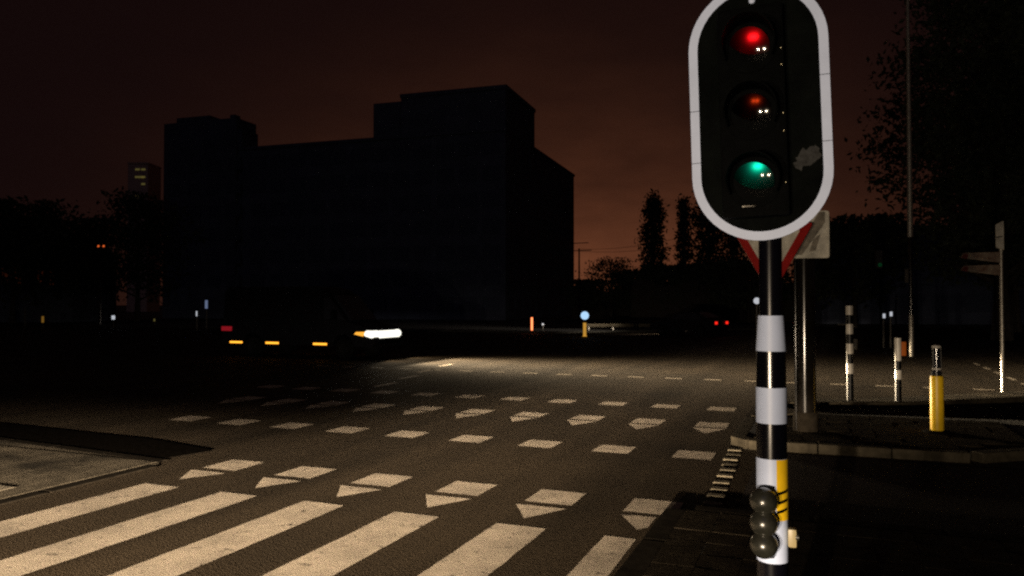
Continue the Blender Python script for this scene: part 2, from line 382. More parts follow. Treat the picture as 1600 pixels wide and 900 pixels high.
# kerb stone and tile meshes shared by all pieces
def piece_mesh(name, s, m, bev=0.006, wob=0.0):
    bm = new_bm(); box(bm, (0, 0, 0), s, bev=bev)
    me = bpy.data.meshes.new(name); bm.normal_update(); bm.to_mesh(me); bm.free(); me.materials.append(m)
    return me
KL = 1.0
kerb_me = piece_mesh('kerb_stone', (0.992, 0.18, 0.20), M['kerb'], 0.02)
tile_me = piece_mesh('paving_tile', (0.296, 0.296, 0.06), M['tile'], 0.003)
ptile_me = piece_mesh('paving_tile_pale', (0.2975, 0.2975, 0.06), M['palet'], 0.0015)
sett_me = piece_mesh('granite_sett', (0.19, 0.14, 0.06), M['sett'], 0.015)
dkerb_me = piece_mesh('worn_kerb_stone', (0.992, 0.18, 0.20), M['dkerb'], 0.02)
def kerb_run(parent, a, b, top, kme=None):
    a, b = Vector(a), Vector(b); d = b - a; n = max(1, round(d.length / KL)); ang = math.atan2(d.y, d.x)
    for i in range(n):
        p = a.lerp(b, (i + 0.5) / n)
        share('kerb_stone', kme or kerb_me, parent, (p.x, p.y, top - 0.10 + (random.uniform(-0.004, 0.004) if kme is None else 0.0)), (0, random.uniform(-.004, .004) if kme is None else 0.0, ang + random.uniform(-.006, .006)), (d.length / n / KL * 0.992, 1, 1))

# footway this side, with the signal post
bm = new_bm(); prism(bm, round_poly([(-1.15, -14), (9, -14), (9, 7.0), (-1.15, 7.0)], 0.25), 0.0005, 0.034); foot = struct(obj('footway', bm, M['soil']))
kerb_run(foot, (-1.24, 0.0), (-1.24, 7.0), 0.045, dkerb_me)
kerb_run(foot, (-1.1, 7.10), (8.9, 7.10), 0.043, dkerb_me)
for i in range(16):
    for j in range(10):
        x, y = -1.0 + i * 0.3, 6.83 - j * 0.3
        share('paving_tile', tile_me, foot, (x + random.uniform(-.002, .002), y, 0.014 + random.uniform(-.001, .0015)), (random.uniform(-.005, .005), random.uniform(-.005, .005), random.uniform(-.008, .008)))

# cycle path crossing behind the footway
bm = new_bm(); prism(bm, [(-0.75, 7.2), (14, 7.2), (14, 10.25), (-0.75, 10.25)], 0.0005, 0.004); cyc = struct(obj('cycle_path', bm, M['cycle']))
for i in range(10):
    share('granite_sett', sett_me, cyc, (-0.97 - 0.010 * i + random.uniform(-.01, .01), 7.42 + i * 0.315, -0.012 + random.uniform(-.004, .004)), (0, 0, random.uniform(-.05, .05)), (0.9, 0.9, 1))

# traffic island with the mast and yellow bollard
isl = [(-1.15, 10.4), (5.2, 10.6), (6.5, 14.6), (-0.3, 13.7), (-1.15, 12.6)]
bm = new_bm(); prism(bm, round_poly([(-0.97, 10.58), (1.65, 10.66), (2.7, 11.5), (3.0, 13.9), (-0.2, 13.52), (-0.97, 12.5)], 0.4), 0.0005, 0.10); island = struct(obj('traffic_island', bm, M['soil']))
kerb_run(island, (-0.92, 10.49), (1.60, 10.57), 0.12); kerb_run(island, (1.68, 10.60), (2.75, 11.45), 0.12); kerb_run(island, (2.8, 11.55), (3.1, 13.9), 0.12)
kerb_run(island, (-1.06, 12.55), (-1.06, 10.72), 0.12)
kerb_run(island, (-0.25, 13.61), (-1.02, 12.66), 0.12)
share('kerb_stone', kerb_me, island, (-0.99, 10.60, 0.018), (0, 0, R(-48)), (0.32, 1, 1))
for i in range(20):
    for j in range(9):
        x, y = -0.72 + i * 0.3, 10.80 + j * 0.3 + i * 0.01
        if x > 2.5 or y < 10.75 + (x - 1.5) * 0.95 or y - 13.3 > (x + 0.3) * 0.1 or (x < -0.2 and y > 12.7): continue
        share('paving_tile', tile_me, island, (x, y, 0.085 + random.uniform(-.002, .003)), (random.uniform(-.005, .005), random.uniform(-.005, .005), 0))

# pale separator strip behind, curving off
ms = [(-0.8, 15.7), (1.2, 16.45), (2.8, 17.7), (4.5, 19.2), (9, 22.8), (8.6, 23.5), (4.2, 19.95), (2.5, 18.45), (1.0, 17.25), (-0.6, 16.35)]
ms = [(x, y - 0.8) for x, y in ms]
bm = new_bm(); prism(bm, ms, 0.0005, 0.08); median = struct(obj('separator_strip', bm, M['palet']))
for a, b in zip(ms[:4], ms[1:5]): kerb_run(median, (a[0] + .05, a[1] + .03), (b[0] + .05, b[1] + .03), 0.10)

# refuge island on the far side of the crossing
bm = new_bm(); prism(bm, round_poly([(-11.5, -4), (-7.25, -4), (-7.25, 6.95), (-11.5, 7.3)], 0.2), 0.0005, 0.008); refuge = struct(obj('refuge_island', bm, M['palet']))
kerb_run(refuge, (-7.24, 0.8), (-7.24, 5.4), 0.0105, dkerb_me); kerb_run(refuge, (-7.24, 5.4), (-7.24, 6.75), 0.0105, dkerb_me)
kerb_run(refuge, (-7.33, 6.98), (-11.4, 7.33), 0.0105, dkerb_me)
bm = new_bm(); box(bm, (0, 0, 0), (0.294, 0.294, 0.05), bev=0.003)
for a in range(6): box(bm, (-0.12 + a * 0.048, 0, 0.030), (0.022, 0.28, 0.014))
me = bpy.data.meshes.new('tactile_tile'); bm.to_mesh(me); bm.free(); me.materials.append(M['tact'])
for i in range(13):
    for j in range(11):
        x, y = -7.49 - i * 0.3, 6.75 - j * 0.3 + i * 0.0
        tactile = 5.0 < y < 5.4 and i >= 1
        share('tactile_tile' if tactile else 'paving_tile', me if tactile else ptile_me, refuge, (x, y, -0.0185), (0, 0, random.uniform(-.002, .002)))

# shade behind the refuge, laid as a flat near-black patch
bm = new_bm(); prism(bm, round_poly([(-13, 7.45), (-7.45, 7.08), (-7.25, 7.75), (-8.6, 8.05), (-13, 8.3)], 0.15), 0.0005, 0.006); struct(obj('shade_patch', bm, M['shade_col']))

# far verge
bm = new_bm(); prism(bm, [(-60, 47), (-16, 47), (-4, 60), (-4, 66.5), (-60, 66.5)], 0.0, 0.10); struct(obj('grass_verge', bm, M['soil']))

# ================================================================== TRAFFIC SIGNAL (foreground)
PD = 3.33
base = at(1204, PD)
sig = empty('traffic_signal', base, YAW - R(18.6))
tag(sig, 'tall traffic signal on a black and white banded post with white-rimmed black board', 'traffic signal')
PX = 1200.0 / PD
def zz(py): return EYE + (475.3 - py) / PX
def xx(px): return (px - 1204.0) / PX
def tube(name, r0, r1, z0, z1, m, parent=sig, seg=40):
    bm = new_bm(); cyl(bm, (0, 0, z0), (0, 0, z1), r0, r1, seg); return auto_smooth(obj(name, bm, m, parent))
tube('pole', 0.048, 0.048, zz(494), 3.75, M['black'])
tube('pole_base', 0.064, 0.064, 0.0, zz(871), M['black'])
tube('white_band', 0.0625, 0.053, zz(548), zz(493), M['white'])
tube('black_band', 0.0622, 0.0622, zz(604), zz(548), M['black'])
tube('white_band', 0.064, 0.064, zz(659), zz(604), M['white'])
tube('black_band', 0.0632, 0.0632, zz(713), zz(659), M['black'])
tube('white_band', 0.0645, 0.0645, zz(871), zz(713), M['white'])
bm = new_bm(); lathe(bm, [(0.0, 0.0), (0.13, 0.0), (0.13, 0.02), (0.07, 0.035), (0.066, 0.12)], 32); auto_smooth(obj('foot_collar', bm, M['black_m'], sig, loc=(0, 0, 0.06)))
# yellow label wrapped on the right of the lowest band, with black bars
def wrap(name, a0, a1, z0, z1, r, m, n=10, slope=0.0, parent=sig):
    bm = new_bm(); A = []
    for i in range(n + 1):
        a = a0 + (a1 - a0) * i / n; s = slope * i / n
        for rr in (r, r + 0.0012):
            A.append((bm.verts.new((rr * math.cos(a), rr * math.sin(a), z0 + s)), bm.verts.new((rr * math.cos(a), rr * math.sin(a), z1 + s))))
    for i in range(n):
        i0, o0, i1, o1 = A[2 * i], A[2 * i + 1], A[2 * i + 2], A[2 * i + 3]
        bm.faces.new((o0[0], o1[0], o1[1], o0[1])); bm.faces.new((i0[1], i1[1], i1[0], i0[0]))
        bm.faces.new((o0[1], o1[1], i1[1], i0[1])); bm.faces.new((i0[0], i1[0], o1[0], o0[0]))
    bm.faces.new((A[0][0], A[1][0], A[1][1], A[0][1])); bm.faces.new((A[-1][0], A[-2][0], A[-2][1], A[-1][1]))
    return auto_smooth(obj(name, bm, m, parent))
lab = wrap('yellow_label', R(-73), R(-12), zz(806), zz(713.5), 0.0650, M['yellow'])
for k in range(3):
    wrap('label_bar', R(-73), R(-22 - 3 * k), zz(767 + k * 14), zz(762.5 + k * 14), 0.0664, M['black_m'], slope=0.012, parent=lab)
# three dark domed lamps on the near left side of the post
bm = new_bm(); box(bm, (xx(1197), -0.078, zz(806)), (0.062, 0.05, 0.30), bev=0.02); lampbody = auto_smooth(obj('lamp_body', bm, M['black_m'], sig))
for y in (773, 806, 838.5):
    bm = new_bm()
    lathe(bm, [(0.0, 0.057)] + [(0.057 * math.sin(t), 0.057 * math.cos(t)) for t in [R(x) for x in range(8, 112, 8)]] + [(0.046, -0.05), (0.0, -0.05)], 32)
    o = obj('dome_lamp', bm, M['dome'], sig, True, (xx(1191.5) + 0.002, -0.105, zz(y))); o.rotation_euler = (R(84), 0, R(-8))
bm = new_bm(); box(bm, (0.080, -0.030, zz(831)), (0.036, 0.05, 0.078), bev=0.012); pb = auto_smooth(obj('push_button_box', bm, M['cream'], sig))
bm = new_bm(); cyl(bm, (0.096, -0.04, zz(829)), (0.108, -0.042, zz(829)), 0.016, 0.014, 20); auto_smooth(obj('push_button', bm, M['dome'], pb))
# backing board: stadium outline, white rim in segments
BT = R(1.6)
bd = empty('backing_board', (xx(1188.5), -0.075, zz(175)), 0.0); bd.parent = sig; bd.rotation_euler = (R(-1.5), -BT, -YAW + R(19.6))
BR, HS = 0.286, 0.278
def stadium(r, n=24):
    return [(r * math.cos(t), HS + r * math.sin(t)) for t in [PI * i / n for i in range(n + 1)]] + [(r * math.cos(t), -HS + r * math.sin(t)) for t in [PI + PI * i / n for i in range(n + 1)]]
bm = new_bm(); extrude_xz(bm, stadium(BR - 0.002), -0.003, 0.004); obj('board', bm, M['board'], bd)
o_, i_ = stadium(BR), stadium(BR - 0.038)
n = len(o_)
cuts = [0, 25, 25 + 0, n]
bm = new_bm(); ring_xz(bm, o_, i_, -0.009, -0.0035); rim = obj('rim', bm, M['white'], bd)
for (x, z) in ((BR - 0.019, 0.115), (BR - 0.019, -0.165), (-BR + 0.019, 0.02), (-BR + 0.019, -0.21)):
    bm = new_bm(); box(bm, (x, -0.0095, z), (0.0385, 0.002, 0.0022)); obj('rim_seam', bm, M['board'], rim)
hous = new_bm(); box(hous, (-0.022, -0.04, -0.02), (0.27, 0.07, 0.90), bev=0.02); auto_smooth(obj('signal_housing', hous, M['black_m'], bd))
for k, (lz, lm) in enumerate(((0.250, 'lens_red'), (-0.034, 'lens_amber'), (-0.322, 'lens_green'))):
    lr = 0.086; rc = 0.40; off = math.sqrt(rc * rc - lr * lr)
    bm = new_bm(); amax = math.asin(lr / rc)
    lathe(bm, [(0.0, rc - off)] + [(rc * math.sin(amax * t / 12), rc * math.cos(amax * t / 12) - off) for t in range(1, 13)], 40)
    o = obj('lens', bm, M['clear'], bd, True, (-0.026, -0.0855, lz)); o.rotation_euler = (R(104), 0, R(-11))
    rc = 0.26; off = math.sqrt(rc * rc - lr * lr); amax = math.asin(lr / rc)
    bm = new_bm(); lathe(bm, [(0.0, rc - off)] + [(rc * math.sin(amax * t / 12) * 0.97, rc * math.cos(amax * t / 12) - off) for t in range(1, 13)], 40)
    q = obj('reflector', bm, M[lm], bd, True, (-0.026, -0.0760, lz)); q.rotation_euler = (R(117), 0, R(-9))
    bm = new_bm(); n_ = 28
    def hood(rr, t, y): a = PI * (-0.16 + 1.32 * t); return (rr * math.cos(a), y, rr * math.sin(a) + (-0.01 if y < -0.1 else 0))
    V = []
    for i in range(n_ + 1):
        t = i / n_; dep = -0.045 - 0.115 * math.sin(PI * t) ** 0.7
        V.append([bm.verts.new(hood(0.104, t, 0.0)), bm.verts.new(hood(0.102, t, dep)), bm.verts.new(hood(0.107, t, dep)), bm.verts.new(hood(0.109, t, 0.0))])
    for a, b in zip(V, V[1:]):
        for q in range(3): bm.faces.new((a[q], b[q], b[q + 1], a[q + 1]))
    auto_smooth(obj('visor', bm, M['black_m'], bd, loc=(-0.026, -0.0745, lz)))
    bm = new_bm(); ring_xz(bm, [(0.112 * math.cos(2 * PI * i / 36), 0.112 * math.sin(2 * PI * i / 36)) for i in range(36)], [(0.085 * math.cos(2 * PI * i / 36), 0.085 * math.sin(2 * PI * i / 36)) for i in range(36)], -0.006, 0.006)
    obj('lens_ring', bm, M['black_m'], bd, loc=(-0.026, -0.076, lz))
for z in (0.445, 0.23, 0.16, -0.045, -0.12, -0.335):
    bm = new_bm(); lathe(bm, [(0.0, 0.004), (0.004, 0.003), (0.0055, 0.0), (0.0055, -0.003)], 12); o = obj('screw', bm, M['screw'], bd, True, (0.100, -0.0755, z)); o.rotation_euler = (R(90), 0, 0)
bm = new_bm(); lathe(bm, [(0.0, 0.006), (0.012, 0.004), (0.014, 0.0), (0.014, -0.004)], 16); o = obj('top_rivet', bm, M['white'], bd, True, (-0.012, -0.006, 0.478)); o.rotation_euler = (R(90), 0, 0)
random.seed(3)
sm = [(0.190 + (0.052 + random.uniform(-.016, .012)) * math.cos(t) , -0.225 + (0.045 + random.uniform(-.018, .012)) * math.sin(t) + 0.02 * math.cos(t)) for t in [2 * PI * i / 26 for i in range(26)]]
bm = new_bm(); extrude_xz(bm, sm, -0.0038, -0.003); obj('sticker_remnant', bm, M['smear'], bd)
bm = new_bm(); box(bm, (-0.05, -0.079, -0.425), (0.05, 0.006, 0.006)); obj('hinge_clip', bm, M['galv'], bd)
for z in (0.35, -0.35):
    bm = new_bm(); box(bm, (0.03, 0.035, z), (0.10, 0.075, 0.05), bev=0.008); obj('pole_clamp', bm, M['black_m'], bd)
random.seed(11)

# ================================================================== MAST, GIVE-WAY SIGN, SQUARE SIGN
MD = 10.8; mp_ = at(1257, MD, 0.11)
mast = empty('mast', mp_, YAW); tag(mast, 'thick dark steel mast on the island carrying the square white sign', 'mast')
bm = new_bm(); cyl(bm, (0, 0, 0.25), (0, 0, 11), 0.145, 0.10, 40); auto_smooth(obj('shaft', bm, M['mast'], mast))
bm = new_bm(); lathe(bm, [(0, 0), (0.17, 0), (0.165, 0.24), (0.15, 0.27), (0.147, 0.27)], 32); auto_smooth(obj('foot_sleeve', bm, M['dkerb'], mast))
bm = new_bm(); cyl(bm, (-0.15, -0.06, 0.02), (-0.15, -0.06, 3.6), 0.022, 0.022, 12); auto_smooth(obj('added_glint_tube', bm, M['mast'], mast))  # thin tube added so its gloss gives the mast a second bright streak

sqz = hz(366, MD - 0.3)
sq = empty('square_sign', at(1257, MD - 0.25, sqz), YAW * 0.5); tag(sq, 'square white plate sign with a dark diagonal band on the thick mast', 'sign')
bm = new_bm(); extrude_xz(bm, round_poly([(-0.325, -0.325), (0.325, -0.325), (0.325, 0.325), (-0.325, 0.325)], 0.04), -0.012, 0.0); obj('plate', bm, M['plate'], sq)
bm = new_bm(); ring_xz(bm, round_poly([(-0.325, -0.325), (0.325, -0.325), (0.325, 0.325), (-0.325, 0.325)], 0.04), round_poly([(-0.308, -0.308), (0.308, -0.308), (0.308, 0.308), (-0.308, 0.308)], 0.03), -0.018, -0.0125); obj('raised_edge', bm, M['plate'], sq)
bm = new_bm(); extrude_xz(bm, [(-0.16, -0.28), (-0.03, -0.28), (0.27, 0.16), (0.27, 0.31), (0.2, 0.31)], -0.0165, -0.0125); obj('diagonal_band', bm, M['inkgrey'], sq)
bm = new_bm(); extrude_xz(bm, [(0.06, -0.24), (0.15, -0.22), (0.21, 0.0), (0.12, -0.06)], -0.0165, -0.0125); obj('dark_mark', bm, M['inkgrey'], sq)
bm = new_bm(); box(bm, (0, 0.06, 0.0), (0.08, 0.12, 0.10)); obj('bracket', bm, M['galv'], sq)

GD = 10.3
gw = empty('give_way_sign', at(1205, GD, 0.0), YAW); tag(gw, 'red-bordered white triangular give way sign seen below the signal board', 'sign')
gz = hz(463, GD)
def tri(side, cut): 
    h = side * 0.866; return round_poly([(0, 0), (side / 2, h), (-side / 2, h)], cut)
sd_ = 1.15
bm = new_bm(); extrude_xz(bm, tri(sd_, 0.07), -0.004, 0.004); obj('back_plate', bm, M['galv'], gw, loc=(0, 0, gz))
def tri_in(side, m_, cut):
    h = side * 0.866; c = h * 2 / 3; s = 1 - m_ / (h / 3); return round_poly([(0, c - c * s), (side / 2 * s, c + h / 3 * s), (-side / 2 * s, c + h / 3 * s)], cut)
bm = new_bm(); ring_xz(bm, tri(sd_, 0.07), tri_in(sd_, 0.105, 0.02), -0.008, -0.0045); obj('red_border', bm, M['red'], gw, loc=(0, 0, gz))
bm = new_bm(); extrude_xz(bm, tri_in(sd_, 0.104, 0.02), -0.0065, -0.0045); obj('white_field', bm, M['plate'], gw, loc=(0, 0, gz))
bm = new_bm(); cyl(bm, (0, 0.045, 0.08), (0, 0.045, gz + 1.0), 0.036, 0.036, 20); auto_smooth(obj('post', bm, M['gpaint'], gw))

# ================================================================== BOLLARDS AND POSTS ON THE RIGHT
yb = empty('yellow_bollard', at(1462, 10.64, 0.11), YAW); yb.scale = (0.93, 0.93, 0.93); tag(yb, 'yellow bollard with a dark clear-topped lantern at the island edge', 'bollard')
bm = new_bm(); lathe(bm, [(0, 0.03), (0.088, 0.03), (0.092, 0.06), (0.092, 0.80), (0.086, 0.84), (0.0, 0.84)], 32); auto_smooth(obj('body', bm, M['yellow'], yb))
bm = new_bm(); lathe(bm, [(0, 0), (0.2, 0), (0.19, 0.02), (0.10, 0.035), (0.0, 0.035)], 24); auto_smooth(obj('foot', bm, M['rubber'], yb))
bm = new_bm(); lathe(bm, [(0, 0.842), (0.072, 0.842), (0.072, 0.90), (0.060, 0.905), (0.056, 1.25), (0.0, 1.25)], 24); auto_smooth(obj('lantern', bm, M['glass'], yb))
bm = new_bm(); lathe(bm, [(0, 1.252), (0.064, 1.252), (0.062, 1.285), (0.03, 1.30), (0, 1.30)], 24); auto_smooth(obj('cap', bm, M['white2'], yb))
bm = new_bm(); lathe(bm, [(0.0615, 0.93), (0.0615, 0.95), (0.060, 0.955)], 24); auto_smooth(obj('lantern_ring', bm, M['white2'], yb))
for a in (-1, 1):
    bm = new_bm(); cyl(bm, (a * 0.058, -0.02, 0.91), (a * 0.056, -0.02, 1.25), 0.006, 0.006, 8); obj('lantern_bar', bm, M['gpaint'], yb)

def banded_post(loc, h, r, bands, name, label, cat='post', z0=0.08):
    e = empty(name, Vector((loc[0], loc[1], z0)), YAW); tag(e, label, cat)
    z = 0.0
    for k, (dz, m) in enumerate(bands):
        bm = new_bm(); cyl(bm, (0, 0, z), (0, 0, z + dz), r if k == 0 else r + (0.003 if 'white' in m else 0), None, 24)
        auto_smooth(obj('white_band' if 'white' in m else 'black_band', bm, M[m], e)); z += dz
    bm = new_bm(); lathe(bm, [(r + 0.001, z), (r * 0.9, z + 0.015), (0, z + 0.02)], 20); auto_smooth(obj('cap', bm, M['black'], e))
    return e
D1 = 15.1
p1 = banded_post(at(1327, 14.43), 1.8, 0.062, [(0.50, 'black2'), (0.19, 'white2'), (0.18, 'black2'), (0.19, 'white2'), (0.18, 'black2'), (0.19, 'white2'), (0.17, 'black2'), (0.17, 'white2')], 'banded_post', 'taller black and white banded post with a push button box')
bm = new_bm(); box(bm, (0.09, -0.02, 1.05), (0.06, 0.08, 0.20), bev=0.01); auto_smooth(obj('push_button_box', bm, M['gpaint'], p1))
bm = new_bm(); box(bm, (-0.12, 0.0, 1.42), (0.20, 0.03, 0.02)); obj('side_arm', bm, M['gpaint'], p1)
p2 = banded_post(at(1402, 14.15), 1.2, 0.055, [(0.42, 'black2'), (0.17, 'white2'), (0.17, 'black2'), (0.42, 'white2')], 'banded_post', 'shorter black and white banded post with an orange box')
bm = new_bm(); box(bm, (0.10, 0.01, 0.98), (0.09, 0.07, 0.26), bev=0.015); auto_smooth(obj('orange_box', bm, M['orange'], p2))

lp = empty('lamp_post', Vector((2.93, 31.04, 0.0)), YAW); tag(lp, 'very tall slender grey lamp post rising out of the top edge', 'lamp post')
bm = new_bm(); cyl(bm, (0, 0, 0.0), (0, 0, 1.5), 0.085, 0.08, 20); auto_smooth(obj('lower_shaft', bm, M['galv'], lp))
bm = new_bm(); cyl(bm, (0, 0, 1.5), (0, 0, 4.3), 0.062, 0.06, 20); auto_smooth(obj('dark_section', bm, M['mast'], lp))  # thinner, darker middle stretch of the shaft
bm = new_bm(); cyl(bm, (0, 0, 4.3), (0, 0, 14), 0.10, 0.05, 20); auto_smooth(obj('upper_shaft', bm, M['galv'], lp))
bm = new_bm(); cyl(bm, (0, 0, 14), (-1.8, 0, 14.5), 0.05, 0.04, 12); auto_smooth(obj('arm', bm, M['galv'], lp))
bm = new_bm(); box(bm, (-2.1, 0, 14.5), (0.8, 0.28, 0.14), bev=0.04); auto_smooth(obj('lamp_head', bm, M['gpaint'], lp))
bm = new_bm(); box(bm, (-0.17, -0.05, 2.9), (0.12, 0.06, 0.5), bev=0.01); auto_smooth(obj('small_plate', bm, M['gpaint'], lp))

sp_ = empty('sign_post', at(1565, 15.7, 0.085), YAW); tag(sp_, 'slim steel post with a small plate over two finger boards', 'sign post')
SD = 16.6
bm = new_bm(); cyl(bm, (0, 0, 0), (0, 0, 3.45), 0.034, 0.034, 16); auto_smooth(obj('post', bm, M['galv'], sp_))
bm = new_bm(); extrude_xz(bm, round_poly([(-0.13, 2.95), (0.03, 2.90), (0.03, 3.50), (-0.13, 3.42)], 0.02), -0.05, -0.035); obj('top_plate', bm, M['plate'], sp_)
bm = new_bm(); extrude_xz(bm, [(-0.13, 3.15), (0.0, 3.17), (0.0, 3.19), (-0.13, 3.17)], -0.0535, -0.0505); obj('dark_mark', bm, M['black_m'], sp_)
for z in (2.74, 2.48):
    bm = new_bm(); extrude_xz(bm, round_poly([(-0.86, z), (-0.04, z - 0.10), (-0.04, z + 0.12), (-0.80, z + 0.10)], 0.03), -0.05, -0.035); b_ = obj('finger_board', bm, M['signdim'], sp_)
    bm = new_bm(); extrude_xz(bm, [(-0.85, z), (-0.72, z - 0.03), (-0.70, z + 0.08), (-0.79, z + 0.09)], -0.0535, -0.0505); obj('red_tip', bm, M['dullred'], b_)

# ================================================================== VEHICLES
wheel_cache = {}
def add_wheel(parent, loc, r, w, side):
    key = (round(r, 3), round(w, 3))
    if key not in wheel_cache:
        bm = new_bm(); lathe(bm, [(r * 0.62, -w / 2), (r * 0.93, -w / 2), (r, -w / 2 + 0.03), (r, w / 2 - 0.03), (r * 0.93, w / 2), (r * 0.62, w / 2), (r * 0.62, -w / 2)], 32)
        t = bpy.data.meshes.new('tyre'); bm.to_mesh(t); bm.free(); t.materials.append(M['rubber'])
        bm = new_bm(); lathe(bm, [(0.0, w * 0.32), (r * 0.18, w * 0.32), (r * 0.25, w * 0.22), (r * 0.52, w * 0.30), (r * 0.62, w * 0.38), (r * 0.62, -w * 0.3), (0, -w * 0.3)], 32)
        q = bpy.data.meshes.new('rim'); bm.to_mesh(q); bm.free(); q.materials.append(M['hub'])
        wheel_cache[key] = (t, q)
    t, q = wheel_cache[key]
    wo_ = share('wheel', t, parent, loc, (R(90) * side * 1.0, 0, 0))
    share('rim', q, wo_, (0, 0, 0))
    return wo_

def body_shell(bm, prof, hw, hw_top, z_mid, inset=0.0):
    """car body: side outline (x,z) swept across the width, drawn in above z_mid"""
    secs = []
    for s in (-1, -0.93, 0.93, 1):
        row = []
        for x, z in prof:
            w_ = hw if z <= z_mid else hw + (hw_top - hw) * (z - z_mid) / max(1e-6, max(p[1] for p in prof) - z_mid)
            k = 1.0 if abs(s) < 0.95 else 0.985
            cx = sum(p[0] for p in prof) / len(prof); cz = sum(p[1] for p in prof) / len(prof)
            row.append(bm.verts.new((cx + (x - cx) * k, s * w_, cz + (z - cz) * k)))
        secs.append(row)
    n_ = len(prof)
    for A, B in zip(secs, secs[1:]):
        for i in range(n_):
            j = (i + 1) % n_; bm.faces.new((A[i], A[j], B[j], B[i]))
    bm.faces.new(secs[0][::-1]); bm.faces.new(secs[-1])
    bmesh.ops.recalc_face_normals(bm, faces=bm.faces[:])

def arch(cx, r, z0, n=9):             # wheel-arch points for a side outline walked towards -x
    return [(cx + r * math.cos(t), z0 + r * math.sin(t)) for t in [PI * i / n for i in range(n + 1)]]

# panel van on the cross street (drives towards +X)
vx, vy = -13.85, 21.9
van = empty('panel_van', Vector((vx, vy + 1.0, 0)), 0.0); tag(van, 'dark long panel van crossing, headlight on and amber side markers lit', 'van')
prof = [(-6.4, 0.45)] + [(x, z) for x, z in reversed(arch(-5.0, 0.42, 0.45))] + [(x, z) for x, z in reversed(arch(-1.15, 0.42, 0.45))] + [(-0.05, 0.42), (0.02, 0.75), (-0.12, 1.05), (-1.0, 1.28), (-1.75, 2.15), (-2.2, 2.42), (-2.6, 2.5), (-6.25, 2.5), (-6.4, 2.35)]
bm = new_bm(); body_shell(bm, prof, 1.0, 0.86, 1.2); auto_smooth(obj('body', bm, M['vanpaint'], van), 30)
for x in (-5.0, -1.15):
    for s in (-1, 1): add_wheel(van, (x, s * 0.86, 0.36), 0.36, 0.24, -s)
for s in (-1, 1):
    bm = new_bm(); extrude_xz(bm, [(-1.95, 1.38), (-1.12, 1.36), (-1.72, 2.05), (-1.95, 2.1)], s * 0.978, s * 0.93); obj('side_window', bm, M['glass'], van)
    bm = new_bm(); extrude_xz(bm, round_poly([(-0.36, 0.83), (0.0, 0.73), (0.04, 0.90), (-0.05, 1.0), (-0.28, 1.01)], 0.08), s * (1.005 if s < 0 else 0.80), s * 0.60); hl = obj('headlight', bm, M['e_head'], van)
    bm = new_bm(); extrude_xz(bm, [(-0.74, 0.87), (-0.37, 0.80), (-0.31, 0.96), (-0.66, 0.95)], s * 1.004, s * 0.95); obj('turn_signal', bm, M['e_turn'], van)
    bm = new_bm(); extrude_xz(bm, round_poly([(-6.40, 0.92), (-5.95, 0.92), (-5.95, 1.08), (-6.40, 1.08)], 0.02), s * 1.004, s * 0.80); obj('tail_light', bm, M['e_tail'], van)
    for x in (-5.72, -4.12, -2.1):
        bm = new_bm(); box(bm, (x, s * 1.006, 0.52), (0.56, 0.03, 0.07), bev=0.01); obj('side_marker', bm, M['e_amber'], van)
    bm = new_bm(); box(bm, (-1.45, s * 1.14, 1.52), (0.12, 0.22, 0.34), bev=0.04); obj('mirror', bm, M['black_m'], van)
    headlamp_beam(van, (0.16, s * 0.75, 0.86), 0.0, 120000, (1.0, 0.78, 0.50), az0=7, az_w=20, gentle=True, cut=-1.5, cut_slope=0.05, spill=0.0008, near=1.4, toe_el=24.0)
bm = new_bm(); v4 = [(-0.99, -0.78, 1.32), (-0.99, 0.78, 1.32), (-1.72, 0.72, 2.16), (-1.72, -0.72, 2.16)]
vs = [bm.verts.new(Vector(p) + Vector((0.03, 0, 0.03))) for p in v4]; ws = [bm.verts.new(Vector(p) - Vector((0.03, 0, 0.03))) for p in v4]
bm.faces.new(vs); bm.faces.new(ws[::-1])
for i in range(4): bm.faces.new((vs[i], ws[i], ws[(i + 1) % 4], vs[(i + 1) % 4]))
bmesh.ops.recalc_face_normals(bm, faces=bm.faces[:]); obj('windscreen', bm, M['glass'], van)
bm = new_bm(); box(bm, (0.03, 0, 0.62), (0.06, 1.2, 0.16), bev=0.02); obj('grille', bm, M['black_m'], van)
bm = new_bm(); box(bm, (0.03, 0, 0.865), (0.07, 1.30, 0.26), bev=0.033); obj('added_glow_bar', bm, M['e_head'], van)  # added glowing strip that merges both headlights into one bright patch

